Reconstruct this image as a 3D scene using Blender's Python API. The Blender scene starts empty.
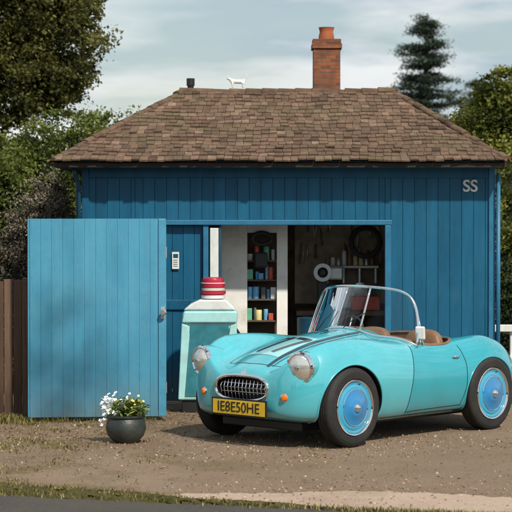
import bpy, bmesh, math, random
import numpy as np
from mathutils import Vector, Matrix
from mathutils.bvhtree import BVHTree
random.seed(7); rng=np.random.default_rng(7)
scene=bpy.context.scene
COL=scene.collection

# ---------------------------------------------------------------- helpers
def link(o,parent=None):
    COL.objects.link(o)
    if parent is not None: o.parent=parent
    return o
def empty(name,loc=(0,0,0),rz=0):
    o=bpy.data.objects.new(name,None); o.location=loc; o.rotation_euler=(0,0,rz); o.empty_display_size=.2
    return link(o)
def mesh(name,verts,faces,mat=None,parent=None,smooth=False,tone=None):
    me=bpy.data.meshes.new(name); me.from_pydata([tuple(v) for v in verts],[],[tuple(f) for f in faces]); me.update()
    if mat: me.materials.append(mat)
    if smooth: me.polygons.foreach_set('use_smooth',[True]*len(me.polygons))
    if tone is not None:
        at=me.attributes.new('tone','FLOAT','POINT'); at.data.foreach_set('value',np.asarray(tone,dtype=np.float32))
    o=bpy.data.objects.new(name,me); link(o,parent); return o
def bev(o,w=.01,seg=2):
    m=o.modifiers.new('b','BEVEL'); m.width=w; m.segments=seg; m.limit_method='ANGLE'; m.angle_limit=math.radians(35); return o
def box(name,x0,x1,y0,y1,z0,z1,mat,parent=None,b=.006):
    v=[(x0,y0,z0),(x1,y0,z0),(x1,y1,z0),(x0,y1,z0),(x0,y0,z1),(x1,y0,z1),(x1,y1,z1),(x0,y1,z1)]
    f=[(0,3,2,1),(4,5,6,7),(0,1,5,4),(1,2,6,5),(2,3,7,6),(3,0,4,7)]
    o=mesh(name,v,f,mat,parent)
    if b: bev(o,b)
    return o
class Soup:
    def __init__(s): s.v=[];s.f=[];s.t=[]
    def hexa(s,p,t=0.5):
        n=len(s.v); s.v+= [tuple(q) for q in p]; s.t+=[t]*8
        s.f+=[tuple(n+i for i in q) for q in [(0,3,2,1),(4,5,6,7),(0,1,5,4),(1,2,6,5),(2,3,7,6),(3,0,4,7)]]
    def box(s,x0,x1,y0,y1,z0,z1,t=0.5):
        s.hexa([(x0,y0,z0),(x1,y0,z0),(x1,y1,z0),(x0,y1,z0),(x0,y0,z1),(x1,y0,z1),(x1,y1,z1),(x0,y1,z1)],t)
    def obj(s,name,mat,parent=None,b=0):
        o=mesh(name,s.v,s.f,mat,parent,tone=s.t)
        if b: bev(o,b,1)
        return o
def tube(name,pts,r,mat,parent=None,closed=False,n=10,rs=None):
    pts=[Vector(p) for p in pts]; V=[];F=[]; N=len(pts); prev=None
    for i,p in enumerate(pts):
        a=pts[(i-1)%N] if (closed or i>0) else p
        c=pts[(i+1)%N] if (closed or i<N-1) else p
        t=(c-a).normalized()
        if prev is None:
            u=t.orthogonal().normalized()
        else:
            u=(prev-t*prev.dot(t)).normalized()
        prev=u; w=t.cross(u); rr=rs[i] if rs else r
        for k in range(n):
            an=2*math.pi*k/n; V.append(p+u*math.cos(an)*rr+w*math.sin(an)*rr)
    for i in range(N if closed else N-1):
        j=(i+1)%N
        for k in range(n):
            F.append((i*n+k,i*n+(k+1)%n,j*n+(k+1)%n,j*n+k))
    if not closed:
        F.append(tuple(range(n))[::-1]); F.append(tuple((N-1)*n+k for k in range(n)))
    return mesh(name,V,F,mat,parent,smooth=True)
def lathe(name,prof,mat,parent=None,n=48,mtx=None,smooth=True,caps=True):
    V=[];F=[]
    for r,h in prof:
        for k in range(n):
            a=2*math.pi*k/n; V.append(Vector((r*math.cos(a),r*math.sin(a),h)))
    for i in range(len(prof)-1):
        for k in range(n):
            F.append((i*n+k,i*n+(k+1)%n,(i+1)*n+(k+1)%n,(i+1)*n+k))
    if caps: F.append(tuple(range(n))[::-1]); F.append(tuple((len(prof)-1)*n+k for k in range(n)))
    if mtx is not None: V=[mtx@v for v in V]
    o=mesh(name,V,F,mat,parent,smooth=smooth)
    m=o.modifiers.new('e','EDGE_SPLIT'); m.split_angle=math.radians(40)
    return o
def text(name,s,size,mat,mtx,parent=None,ext=.004,sx=1.0,bold=0):
    cu=bpy.data.curves.new(name,'FONT'); cu.body=s; cu.size=size; cu.extrude=ext; cu.align_x='CENTER'; cu.align_y='CENTER'; cu.offset=bold
    t=bpy.data.objects.new(name+'_c',cu); COL.objects.link(t)
    dg=bpy.context.evaluated_depsgraph_get(); me=bpy.data.meshes.new_from_object(t.evaluated_get(dg))
    bpy.data.objects.remove(t)
    me.transform(mtx@Matrix.Diagonal((sx,1,1,1))); me.materials.clear(); me.materials.append(mat)
    o=bpy.data.objects.new(name,me); return link(o,parent)

# ---------------------------------------------------------------- materials
def nt(name):
    m=bpy.data.materials.new(name); m.use_nodes=True; t=m.node_tree; return m,t,t.nodes['Principled BSDF']
def paint(name,c,rough=.5,metal=0,coat=0,var=.15,scale=6,bump=0.0,bscale=60,dirt=None,dirtamt=.0,stretch=(1,1,1),spec=.5):
    m,t,b=nt(name); N=t.nodes; L=t.links
    tc=N.new('ShaderNodeTexCoord'); mp=N.new('ShaderNodeMapping'); mp.inputs['Scale'].default_value=stretch
    L.new(tc.outputs['Object'],mp.inputs[0])
    n=N.new('ShaderNodeTexNoise'); n.inputs['Scale'].default_value=scale; n.inputs['Detail'].default_value=6; n.inputs['Roughness'].default_value=.65
    L.new(mp.outputs[0],n.inputs['Vector'])
    r=N.new('ShaderNodeValToRGB'); r.color_ramp.elements[0].position=.3; r.color_ramp.elements[1].position=.7
    r.color_ramp.elements[0].color=tuple(max(0,x*(1-var)) for x in c)+(1,); r.color_ramp.elements[1].color=tuple(min(1,x*(1+var)) for x in c)+(1,)
    L.new(n.outputs['Fac'],r.inputs[0]); out=r.outputs[0]
    if dirtamt>0:
        n2=N.new('ShaderNodeTexNoise'); n2.inputs['Scale'].default_value=scale*.6; n2.inputs['Detail'].default_value=8; n2.inputs['Roughness'].default_value=.75
        L.new(mp.outputs[0],n2.inputs['Vector'])
        r2=N.new('ShaderNodeValToRGB'); r2.color_ramp.elements[0].position=.5; r2.color_ramp.elements[1].position=.75
        r2.color_ramp.elements[0].color=(0,0,0,1); r2.color_ramp.elements[1].color=(dirtamt,)*3+(1,)
        L.new(n2.outputs['Fac'],r2.inputs[0])
        mx=N.new('ShaderNodeMixRGB'); L.new(r2.outputs[0],mx.inputs[0]); L.new(out,mx.inputs[1]); mx.inputs[2].default_value=tuple(dirt)+(1,); out=mx.outputs[0]
    L.new(out,b.inputs['Base Color'])
    b.inputs['Roughness'].default_value=rough; b.inputs['Metallic'].default_value=metal; b.inputs['Coat Weight'].default_value=coat; b.inputs['Coat Roughness'].default_value=.05
    b.inputs['Specular IOR Level'].default_value=spec
    if bump>0:
        n3=N.new('ShaderNodeTexNoise'); n3.inputs['Scale'].default_value=bscale; n3.inputs['Detail'].default_value=5
        L.new(mp.outputs[0],n3.inputs['Vector'])
        bp=N.new('ShaderNodeBump'); bp.inputs['Strength'].default_value=bump; bp.inputs['Distance'].default_value=.01
        L.new(n3.outputs['Fac'],bp.inputs['Height']); L.new(bp.outputs[0],b.inputs['Normal'])
    return m
def tonemat(name,cols,rough=.8,noise=.25,nscale=8,bump=.3,moss=None,mossamt=0,spec=.3,mscale=2.2,mlo=.48,mhi=.68,streak=False,lowdirt=0):
    m,t,b=nt(name); N=t.nodes; L=t.links
    at=N.new('ShaderNodeAttribute'); at.attribute_name='tone'
    r=N.new('ShaderNodeValToRGB'); e=r.color_ramp.elements
    for i,(p,c) in enumerate(cols):
        if i<2: el=e[i]; el.position=p
        else: el=e.new(p)
        el.color=tuple(c)+(1,)
    L.new(at.outputs['Fac'],r.inputs[0])
    tc=N.new('ShaderNodeTexCoord'); mp=N.new('ShaderNodeMapping'); L.new(tc.outputs['Object'],mp.inputs[0])
    if streak: mp.inputs['Scale'].default_value=(5,5,.55)
    n=N.new('ShaderNodeTexNoise'); n.inputs['Scale'].default_value=nscale; n.inputs['Detail'].default_value=8; n.inputs['Roughness'].default_value=.7
    L.new(mp.outputs[0],n.inputs['Vector'])
    mr=N.new('ShaderNodeMapRange'); mr.inputs[1].default_value=.3; mr.inputs[2].default_value=.7; mr.inputs[3].default_value=1-noise; mr.inputs[4].default_value=1+noise
    L.new(n.outputs['Fac'],mr.inputs[0])
    mx=N.new('ShaderNodeVectorMath'); mx.operation='SCALE'; L.new(r.outputs[0],mx.inputs[0]); L.new(mr.outputs[0],mx.inputs['Scale'])
    out=mx.outputs[0]
    if moss:
        n2=N.new('ShaderNodeTexNoise'); n2.inputs['Scale'].default_value=mscale; n2.inputs['Detail'].default_value=9; n2.inputs['Roughness'].default_value=.75
        L.new(tc.outputs['Object'],n2.inputs['Vector'])
        r2=N.new('ShaderNodeValToRGB'); r2.color_ramp.elements[0].position=mlo; r2.color_ramp.elements[1].position=mhi
        r2.color_ramp.elements[0].color=(0,0,0,1); r2.color_ramp.elements[1].color=(mossamt,)*3+(1,)
        L.new(n2.outputs['Fac'],r2.inputs[0]); m2=N.new('ShaderNodeMixRGB'); L.new(r2.outputs[0],m2.inputs[0]); L.new(out,m2.inputs[1]); m2.inputs[2].default_value=tuple(moss)+(1,); out=m2.outputs[0]
    if lowdirt:
        sx=N.new('ShaderNodeSeparateXYZ'); L.new(tc.outputs['Object'],sx.inputs[0])
        n5=N.new('ShaderNodeTexNoise'); n5.inputs['Scale'].default_value=5; n5.inputs['Detail'].default_value=8; L.new(tc.outputs['Object'],n5.inputs['Vector'])
        d=N.new('ShaderNodeMapRange'); d.inputs[1].default_value=.45; d.inputs[2].default_value=.02; d.inputs[3].default_value=0; d.inputs[4].default_value=lowdirt; L.new(sx.outputs[2],d.inputs[0])
        mu=N.new('ShaderNodeMath'); mu.operation='MULTIPLY'; L.new(d.outputs[0],mu.inputs[0]); L.new(n5.outputs['Fac'],mu.inputs[1])
        m4=N.new('ShaderNodeMixRGB'); L.new(mu.outputs[0],m4.inputs[0]); L.new(out,m4.inputs[1]); m4.inputs[2].default_value=(.13,.11,.08,1); out=m4.outputs[0]
    L.new(out,b.inputs['Base Color']); b.inputs['Roughness'].default_value=rough; b.inputs['Specular IOR Level'].default_value=spec
    if bump:
        bp=N.new('ShaderNodeBump'); bp.inputs['Strength'].default_value=bump; bp.inputs['Distance'].default_value=.01
        n3=N.new('ShaderNodeTexNoise'); n3.inputs['Scale'].default_value=70 if not streak else 16; L.new(mp.outputs[0],n3.inputs['Vector'])
        L.new(n3.outputs['Fac'],bp.inputs['Height']); L.new(bp.outputs[0],b.inputs['Normal'])
    return m
def leafmat(name,dark,mid,light,trans=.3):
    m,t,b=nt(name); N=t.nodes; L=t.links
    at=N.new('ShaderNodeAttribute'); at.attribute_name='tone'
    r=N.new('ShaderNodeValToRGB'); e=r.color_ramp.elements; e[0].position=0; e[0].color=dark+(1,); e[1].position=1; e[1].color=light+(1,); k=e.new(.5); k.color=mid+(1,)
    L.new(at.outputs['Fac'],r.inputs[0]); L.new(r.outputs[0],b.inputs['Base Color']); b.inputs['Roughness'].default_value=.6; b.inputs['Specular IOR Level'].default_value=.25
    tr=N.new('ShaderNodeBsdfTranslucent'); L.new(r.outputs[0],tr.inputs[0])
    mx=N.new('ShaderNodeMixShader'); mx.inputs[0].default_value=trans; L.new(b.outputs[0],mx.inputs[1]); L.new(tr.outputs[0],mx.inputs[2])
    L.new(mx.outputs[0],N['Material Output'].inputs[0]); return m

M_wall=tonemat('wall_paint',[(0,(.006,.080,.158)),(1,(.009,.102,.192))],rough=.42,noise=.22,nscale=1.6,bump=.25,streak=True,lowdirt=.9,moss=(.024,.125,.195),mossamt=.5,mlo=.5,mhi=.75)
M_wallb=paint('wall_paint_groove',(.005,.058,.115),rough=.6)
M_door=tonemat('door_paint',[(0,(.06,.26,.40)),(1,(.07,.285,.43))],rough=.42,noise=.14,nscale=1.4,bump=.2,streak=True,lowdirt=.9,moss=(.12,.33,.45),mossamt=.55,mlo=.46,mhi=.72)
M_doorb=paint('door_paint_groove',(.045,.20,.31),rough=.6)
M_trim=paint('trim_paint',(.017,.14,.26),rough=.45,var=.2,bump=.1)
M_dblue=paint('dark_blue_paint',(.008,.055,.10),rough=.5,var=.25)
M_white=paint('white_paint',(.68,.70,.68),rough=.5,var=.08,dirt=(.3,.28,.22),dirtamt=.5)
M_roof=tonemat('roof_tiles',[(0,(.055,.033,.022)),(.35,(.115,.070,.046)),(.7,(.155,.098,.066)),(1,(.22,.15,.105))],rough=.9,noise=.45,nscale=7,bump=.5,moss=(.095,.085,.04),mossamt=.75)
M_under=paint('roof_felt',(.03,.022,.017),rough=.9)
M_conc=paint('concrete',(.32,.29,.26),rough=.9,var=.2,bump=.3)
M_inter=paint('interior_wall',(.36,.29,.22),rough=.9,var=.35,dirt=(.07,.05,.035),dirtamt=.7)
M_intw=paint('interior_limewash',(.78,.77,.74),rough=.9,var=.08,dirt=(.3,.27,.22),dirtamt=.6)
M_grey=paint('grey_cupboard',(.60,.60,.58),rough=.6,var=.15,dirt=(.16,.13,.1),dirtamt=.5)
M_dwood=paint('dark_wood',(.10,.065,.042),rough=.7,var=.4,bump=.3)
M_black=paint('black',(.013,.013,.014),rough=.5,var=.3)
M_steel=paint('steel',(.5,.51,.52),rough=.4,metal=.7,var=.15)
M_chrome=paint('chrome',(.80,.81,.82),rough=.07,metal=1,var=.05)
M_fence=tonemat('fence_wood',[(0,(.075,.045,.03)),(1,(.17,.11,.075))],rough=.9,noise=.4,nscale=2,bump=.6,streak=True)
M_bark=paint('bark',(.07,.052,.038),rough=.95,var=.4,bump=.8,bscale=20)
M_red=paint('red_enamel',(.45,.02,.05),rough=.3,var=.1)
M_orange=paint('amber_lens',(.7,.17,.02),rough=.2,var=.05)
M_yel=paint('plate_yellow',(.72,.47,.02),rough=.4,var=.08,dirt=(.3,.2,.08),dirtamt=.4)
M_tan=paint('tan_leather',(.20,.105,.055),rough=.5,var=.25,bump=.2)
M_cream=paint('cream_leather',(.62,.58,.50),rough=.5,var=.1,bump=.15)
M_tyre=paint('tyre_rubber',(.014,.014,.014),rough=.75,var=.35,bump=.3,bscale=90,dirt=(.09,.075,.055),dirtamt=.3)
M_hub=paint('hub_blue',(.018,.21,.48),rough=.28,coat=.8,var=.1,dirt=(.12,.12,.11),dirtamt=.3)
M_hub2=paint('hub_light',(.035,.33,.52),rough=.28,coat=.8,var=.08,dirt=(.15,.14,.12),dirtamt=.3)
M_pump=paint('pump_enamel',(.38,.68,.68),rough=.35,var=.1,coat=.3,dirt=(.25,.22,.15),dirtamt=.4)
M_pump2=paint('pump_panel',(.03,.18,.22),rough=.4,var=.3,dirt=(.15,.14,.1),dirtamt=.4)
M_decal=paint('decal_pale',(.30,.62,.66),rough=.25,coat=1,var=.05)
M_decalb=paint('decal_dark',(.010,.022,.035),rough=.25,coat=1,var=.1)
M_pot=paint('glazed_pot',(.028,.036,.034),rough=.45,var=.4,bump=.3,dirt=(.1,.1,.07),dirtamt=.4)

def brickmat():
    m,t,b=nt('chimney_brick'); N=t.nodes; L=t.links
    tc=N.new('ShaderNodeTexCoord'); sx=N.new('ShaderNodeSeparateXYZ'); L.new(tc.outputs['Object'],sx.inputs[0])
    ad=N.new('ShaderNodeMath'); L.new(sx.outputs[0],ad.inputs[0]); L.new(sx.outputs[1],ad.inputs[1])
    cb=N.new('ShaderNodeCombineXYZ'); L.new(ad.outputs[0],cb.inputs[0]); L.new(sx.outputs[2],cb.inputs[1])
    br=N.new('ShaderNodeTexBrick'); br.inputs['Scale'].default_value=1; br.inputs['Brick Width'].default_value=.11; br.inputs['Row Height'].default_value=.038; br.inputs['Mortar Size'].default_value=.005
    br.inputs['Color1'].default_value=(.33,.10,.035,1); br.inputs['Color2'].default_value=(.15,.05,.025,1); br.inputs['Mortar'].default_value=(.15,.10,.07,1)
    L.new(cb.outputs[0],br.inputs['Vector'])
    n=N.new('ShaderNodeTexNoise'); n.inputs['Scale'].default_value=9; n.inputs['Detail'].default_value=8; L.new(tc.outputs['Object'],n.inputs['Vector'])
    r2=N.new('ShaderNodeValToRGB'); r2.color_ramp.elements[0].position=.45; r2.color_ramp.elements[1].position=.7; r2.color_ramp.elements[0].color=(0,0,0,1); r2.color_ramp.elements[1].color=(.8,)*3+(1,); L.new(n.outputs['Fac'],r2.inputs[0])
    mx=N.new('ShaderNodeMixRGB'); L.new(r2.outputs[0],mx.inputs[0]); L.new(br.outputs['Color'],mx.inputs[1]); mx.inputs[2].default_value=(.08,.045,.03,1)
    L.new(mx.outputs[0],b.inputs['Base Color']); b.inputs['Roughness'].default_value=.9
    bp=N.new('ShaderNodeBump'); bp.invert=True; bp.inputs['Strength'].default_value=.8; bp.inputs['Distance'].default_value=.01; L.new(br.outputs['Fac'],bp.inputs['Height']); L.new(bp.outputs[0],b.inputs['Normal'])
    return m
M_brick=brickmat()
def glassmat():
    m,t,b=nt('glass'); N=t.nodes; L=t.links
    tr=N.new('ShaderNodeBsdfTransparent'); tr.inputs[0].default_value=(.88,.93,.93,1); g=N.new('ShaderNodeBsdfGlossy'); g.inputs['Roughness'].default_value=.02
    fr=N.new('ShaderNodeFresnel'); fr.inputs[0].default_value=1.3
    mx=N.new('ShaderNodeMixShader'); L.new(fr.outputs[0],mx.inputs[0]); L.new(tr.outputs[0],mx.inputs[1]); L.new(g.outputs[0],mx.inputs[2]); L.new(mx.outputs[0],N['Material Output'].inputs[0]); return m
M_glass=glassmat()
def lampglass():
    m,t,b=nt('lamp_glass'); b.inputs['Base Color'].default_value=(.84,.83,.78,1); b.inputs['Roughness'].default_value=.08; b.inputs['Metallic'].default_value=.7; b.inputs['Coat Weight'].default_value=1
    N=t.nodes;L=t.links; tc=N.new('ShaderNodeTexCoord'); w=N.new('ShaderNodeTexWave'); w.inputs['Scale'].default_value=32; w.bands_direction='Y'
    L.new(tc.outputs['Object'],w.inputs['Vector']); bp=N.new('ShaderNodeBump'); bp.inputs['Strength'].default_value=.5; bp.inputs['Distance'].default_value=.004; L.new(w.outputs['Fac'],bp.inputs['Height']); L.new(bp.outputs[0],b.inputs['Normal'])
    return m
M_lamp=lampglass()
def carpaint():
    m,t,b=nt('car_paint'); N=t.nodes; L=t.links
    tc=N.new('ShaderNodeTexCoord'); sx=N.new('ShaderNodeSeparateXYZ'); L.new(tc.outputs['Object'],sx.inputs[0])
    z=N.new('ShaderNodeMath'); z.operation='MULTIPLY'; z.inputs[1].default_value=-.28; L.new(sx.outputs[2],z.inputs[0])
    a=N.new('ShaderNodeMath'); L.new(sx.outputs[0],a.inputs[0]); L.new(z.outputs[0],a.inputs[1])
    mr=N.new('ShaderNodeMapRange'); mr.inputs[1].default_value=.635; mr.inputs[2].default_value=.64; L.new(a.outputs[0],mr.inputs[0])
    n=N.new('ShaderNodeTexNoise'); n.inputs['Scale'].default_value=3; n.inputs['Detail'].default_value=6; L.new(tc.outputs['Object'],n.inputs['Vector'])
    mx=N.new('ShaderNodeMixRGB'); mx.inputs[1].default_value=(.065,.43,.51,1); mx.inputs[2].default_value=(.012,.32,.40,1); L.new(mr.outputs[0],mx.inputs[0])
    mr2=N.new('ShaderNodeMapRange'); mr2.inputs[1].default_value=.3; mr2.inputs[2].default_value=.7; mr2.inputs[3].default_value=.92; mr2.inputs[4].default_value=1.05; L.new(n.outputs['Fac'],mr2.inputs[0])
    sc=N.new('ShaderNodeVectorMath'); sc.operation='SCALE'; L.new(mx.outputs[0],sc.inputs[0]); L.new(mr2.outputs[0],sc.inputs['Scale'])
    dz=N.new('ShaderNodeMapRange'); dz.inputs[1].default_value=.45; dz.inputs[2].default_value=.16; dz.inputs[3].default_value=0; dz.inputs[4].default_value=.6; L.new(sx.outputs[2],dz.inputs[0])
    n2=N.new('ShaderNodeTexNoise'); n2.inputs['Scale'].default_value=9; n2.inputs['Detail'].default_value=8; L.new(tc.outputs['Object'],n2.inputs['Vector'])
    mu=N.new('ShaderNodeMath'); mu.operation='MULTIPLY'; L.new(dz.outputs[0],mu.inputs[0]); L.new(n2.outputs['Fac'],mu.inputs[1])
    m3=N.new('ShaderNodeMixRGB'); L.new(mu.outputs[0],m3.inputs[0]); L.new(sc.outputs[0],m3.inputs[1]); m3.inputs[2].default_value=(.16,.125,.09,1)
    L.new(m3.outputs[0],b.inputs['Base Color']); b.inputs['Roughness'].default_value=.24; b.inputs['Coat Weight'].default_value=1; b.inputs['Coat Roughness'].default_value=.03; b.inputs['Coat IOR'].default_value=1.65
    return m
M_car=carpaint()

def groundmat(name,c1,c2,c3,moss,mossamt,bstr=.6,big=.5,rightlight=False):
    m,t,b=nt(name); N=t.nodes; L=t.links
    tc=N.new('ShaderNodeTexCoord')
    def noise(s,d=8,r=.7):
        n=N.new('ShaderNodeTexNoise'); n.inputs['Scale'].default_value=s; n.inputs['Detail'].default_value=d; n.inputs['Roughness'].default_value=r; L.new(tc.outputs['Object'],n.inputs['Vector']); return n
    n1=noise(big); r=N.new('ShaderNodeValToRGB'); r.color_ramp.elements[0].position=.35; r.color_ramp.elements[1].position=.68; r.color_ramp.elements[0].color=c1+(1,); r.color_ramp.elements[1].color=c2+(1,); L.new(n1.outputs['Fac'],r.inputs[0])
    n2=noise(45,6,.85); r2=N.new('ShaderNodeValToRGB'); r2.color_ramp.elements[0].position=.42; r2.color_ramp.elements[1].position=.62; r2.color_ramp.elements[0].color=(0,0,0,1); r2.color_ramp.elements[1].color=(.8,)*3+(1,); L.new(n2.outputs['Fac'],r2.inputs[0])
    mx=N.new('ShaderNodeMixRGB'); L.new(r2.outputs[0],mx.inputs[0]); L.new(r.outputs[0],mx.inputs[1]); mx.inputs[2].default_value=c3+(1,)
    n3=noise(1.1,10,.75); r3=N.new('ShaderNodeValToRGB'); r3.color_ramp.elements[0].position=.48; r3.color_ramp.elements[1].position=.62; r3.color_ramp.elements[0].color=(0,0,0,1); r3.color_ramp.elements[1].color=(mossamt,)*3+(1,); L.new(n3.outputs['Fac'],r3.inputs[0])
    fac=r3.outputs[0]
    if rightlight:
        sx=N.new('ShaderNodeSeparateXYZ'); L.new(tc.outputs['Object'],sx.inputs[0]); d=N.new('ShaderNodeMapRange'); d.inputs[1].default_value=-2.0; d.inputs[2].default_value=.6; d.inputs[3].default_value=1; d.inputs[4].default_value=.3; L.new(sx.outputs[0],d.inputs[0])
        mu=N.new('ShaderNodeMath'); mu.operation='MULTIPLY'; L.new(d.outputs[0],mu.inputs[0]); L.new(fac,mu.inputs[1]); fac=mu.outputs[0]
    m2=N.new('ShaderNodeMixRGB'); L.new(fac,m2.inputs[0]); L.new(mx.outputs[0],m2.inputs[1]); m2.inputs[2].default_value=moss+(1,)
    L.new(m2.outputs[0],b.inputs['Base Color']); b.inputs['Roughness'].default_value=.95; b.inputs['Specular IOR Level'].default_value=.2
    n4=noise(26,10,.85); bp=N.new('ShaderNodeBump'); bp.inputs['Strength'].default_value=bstr; bp.inputs['Distance'].default_value=.03; L.new(n4.outputs['Fac'],bp.inputs['Height']); L.new(bp.outputs[0],b.inputs['Normal'])
    return m
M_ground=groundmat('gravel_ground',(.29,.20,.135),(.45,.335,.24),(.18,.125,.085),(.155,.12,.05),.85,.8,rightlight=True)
M_path=groundmat('worn_path',(.44,.325,.25),(.52,.40,.32),(.33,.245,.19),(.27,.2,.13),.5,.4)
M_road=groundmat('asphalt',(.085,.078,.075),(.125,.115,.11),(.055,.05,.048),(.11,.095,.065),.5,.6)
M_moss=groundmat('moss_verge',(.13,.11,.03),(.20,.175,.055),(.14,.10,.06),(.09,.105,.025),.7,1.0,2)

# ---------------------------------------------------------------- world, sun, camera
EL,RO=math.radians(46),math.radians(152)
w=bpy.data.worlds.new('World'); scene.world=w; w.use_nodes=True; T=w.node_tree; N=T.nodes; L=T.links
bg=N['Background']; sky=N.new('ShaderNodeTexSky'); sky.sky_type='NISHITA'; sky.sun_disc=False; sky.sun_elevation=EL; sky.sun_rotation=RO; sky.air_density=1.2; sky.dust_density=1.0
tc=N.new('ShaderNodeTexCoord'); mp=N.new('ShaderNodeMapping'); mp.inputs['Scale'].default_value=(7,7,34); mp.inputs['Location'].default_value=(3.1,.4,2.95); L.new(tc.outputs['Generated'],mp.inputs[0])
n=N.new('ShaderNodeTexNoise'); n.inputs['Scale'].default_value=1.0; n.inputs['Detail'].default_value=8; n.inputs['Roughness'].default_value=.5; n.inputs['Distortion'].default_value=.35; L.new(mp.outputs[0],n.inputs['Vector'])
r=N.new('ShaderNodeValToRGB'); r.color_ramp.elements[0].position=.38; r.color_ramp.elements[0].color=(0.45,)*3+(1,); r.color_ramp.elements[1].position=.56; r.color_ramp.elements[1].color=(.97,)*3+(1,); L.new(n.outputs['Fac'],r.inputs[0])
n2=N.new('ShaderNodeTexNoise'); n2.inputs['Scale'].default_value=1.2; n2.inputs['Detail'].default_value=8; n2.inputs['Roughness'].default_value=.52; L.new(mp.outputs[0],n2.inputs['Vector'])
r2=N.new('ShaderNodeValToRGB'); r2.color_ramp.elements[0].position=.42; r2.color_ramp.elements[0].color=(4.5,5.6,6.3,1); r2.color_ramp.elements[1].position=.58; r2.color_ramp.elements[1].color=(8.8,9.0,9.1,1); L.new(n2.outputs['Fac'],r2.inputs[0])
mx=N.new('ShaderNodeMixRGB'); L.new(r.outputs[0],mx.inputs[0]); L.new(sky.outputs[0],mx.inputs[1]); L.new(r2.outputs[0],mx.inputs[2])
L.new(mx.outputs[0],bg.inputs[0]); bg.inputs[1].default_value=.1
S=Vector((math.sin(RO)*math.cos(EL),math.cos(RO)*math.cos(EL),math.sin(EL)))
sl=bpy.data.lights.new('sun','SUN'); sl.energy=4.5; sl.angle=math.radians(2); sl.color=(1,.925,.80)
so=bpy.data.objects.new('sun',sl); so.rotation_euler=(-S).to_track_quat('-Z','Y').to_euler(); so.location=S*30; link(so)
cd=bpy.data.cameras.new('camera'); cam=bpy.data.objects.new('camera',cd); link(cam); cam.location=(0,0,1.83); cam.rotation_euler=(math.radians(90-1.025),0,0)
cd.lens=133.6; cd.clip_end=2000; cd.dof.use_dof=True; cd.dof.focus_distance=16.2; cd.dof.aperture_fstop=5.0
scene.camera=cam
scene.view_settings.view_transform='Standard'; scene.view_settings.look='None'; scene.view_settings.exposure=0

# ---------------------------------------------------------------- ground
def sheet(name,outline,z,mat):
    return mesh(name,[(x,y,z) for x,y in outline],[tuple(range(len(outline)))],mat)
mesh('ground',[(-600,-300,0),(600,-300,0),(600,1200,0),(-600,1200,0)],[(0,1,2,3)],M_ground)
def edge(X): return 12.66-.30*(X+1.7)
xs=np.linspace(-12,12,97)
wob=lambda x,k:.03*math.sin(x*3.1+k)+.02*math.sin(x*7.7+2*k)
top=[(x,edge(x)-.02+wob(x,1)) for x in xs]
sheet('road',[(-12,4),(12,4)]+top[::-1],.008,M_road)
xf=np.linspace(-.9,8,260)
pb=[(x,edge(x)+.05+wob(x,2)) for x in xf]; pt=[(x,edge(x)+.10+min(.85,.60*(x+.9)**.6)+wob(x,5)+.02*math.sin(x*23)+.015*math.sin(x*51)+rng.normal(0,.012)) for x in xf]
sheet('path',pb+pt[::-1],.004,M_path)
V=[];F=[];nx=300;ny=14
vw=lambda x:max(.08,.60-.22*(x+1.7))
for i in range(nx):
    x=-7+ i*(10.5/nx)
    wd=vw(x)+.04*math.sin(x*5)
    for j in range(ny):
        v=j/(ny-1); h=.05*math.sin(math.pi*v)**.7*(.6+.4*math.sin(x*9+j)+.3*rng.random())
        V.append((x,edge(x)-.05+wob(x,1)+wd*v+.02*rng.standard_normal(),-.004+max(0,h)*.7*min(1,wd/.3)))
for i in range(nx-1):
    for j in range(ny-1): F.append((i*ny+j,(i+1)*ny+j,(i+1)*ny+j+1,i*ny+j+1))
mesh('grass_verge',V,F,M_moss,smooth=True)
M_grass=leafmat('grass_blades',(.07,.06,.018),(.17,.15,.04),(.34,.29,.13),.25)
def blades(name,pts,h,mat):
    V=[];F=[];Tn=[]
    for (x,y,k) in pts:
        t=min(1,max(0,random.gauss(.5,.28)))
        a=random.uniform(0,6.28); hh=h*k*random.uniform(.4,1.2); wv=.003+.003*random.random(); lx,ly=math.cos(a),math.sin(a); b=random.uniform(.2,1.1)*hh
        n0=len(V); V+=[(x-ly*wv,y+lx*wv,0),(x+ly*wv,y-lx*wv,0),(x+lx*b*.4+ly*wv*.7,y+ly*b*.4-lx*wv*.7,hh*.6),(x+lx*b*.4-ly*wv*.7,y+ly*b*.4+lx*wv*.7,hh*.6),(x+lx*b,y+ly*b,hh)]
        F+=[(n0,n0+1,n0+2,n0+3),(n0+3,n0+2,n0+4)]; Tn+=[t]*5
    return mesh(name,V,F,mat,tone=Tn)
pts=[]
for _ in range(12000):
    x=random.uniform(-4,3.2); wd=vw(x); y=edge(x)-.04+wd*random.random()**.9+random.gauss(0,.03)
    if math.sin(x*6+y*9)+math.sin(x*2.3-1)+random.gauss(0,.6)>-.4: pts.append((x,y,.7))
tufts=[(random.gauss(-2.5,.3),random.gauss(17.35,.12),1.1,.06,60) for _ in range(45)]
tufts+=[(random.uniform(-2.1,-.9),random.gauss(17.42,.05),.7,.04,22) for _ in range(22)]
tufts+=[(random.uniform(1.3,2.5),18.92,.8,.05,30) for _ in range(12)]
tufts+=[(random.gauss(-2.2,.55),random.uniform(13.3,17.2),.45,.07,26) for _ in range(85)]
tufts+=[(random.uniform(-1.6,2.4),random.uniform(12.9,18),.3,.05,12) for _ in range(25)]
tufts+=[(random.uniform(2.4,5),random.gauss(19.2,.3),1.3,.07,50) for _ in range(40)]
for (x,y,k,s_,n_) in tufts:
    for _ in range(n_): pts.append((random.gauss(x,s_),random.gauss(y,s_),k))
blades('grass',pts,.055,M_grass)
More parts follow.
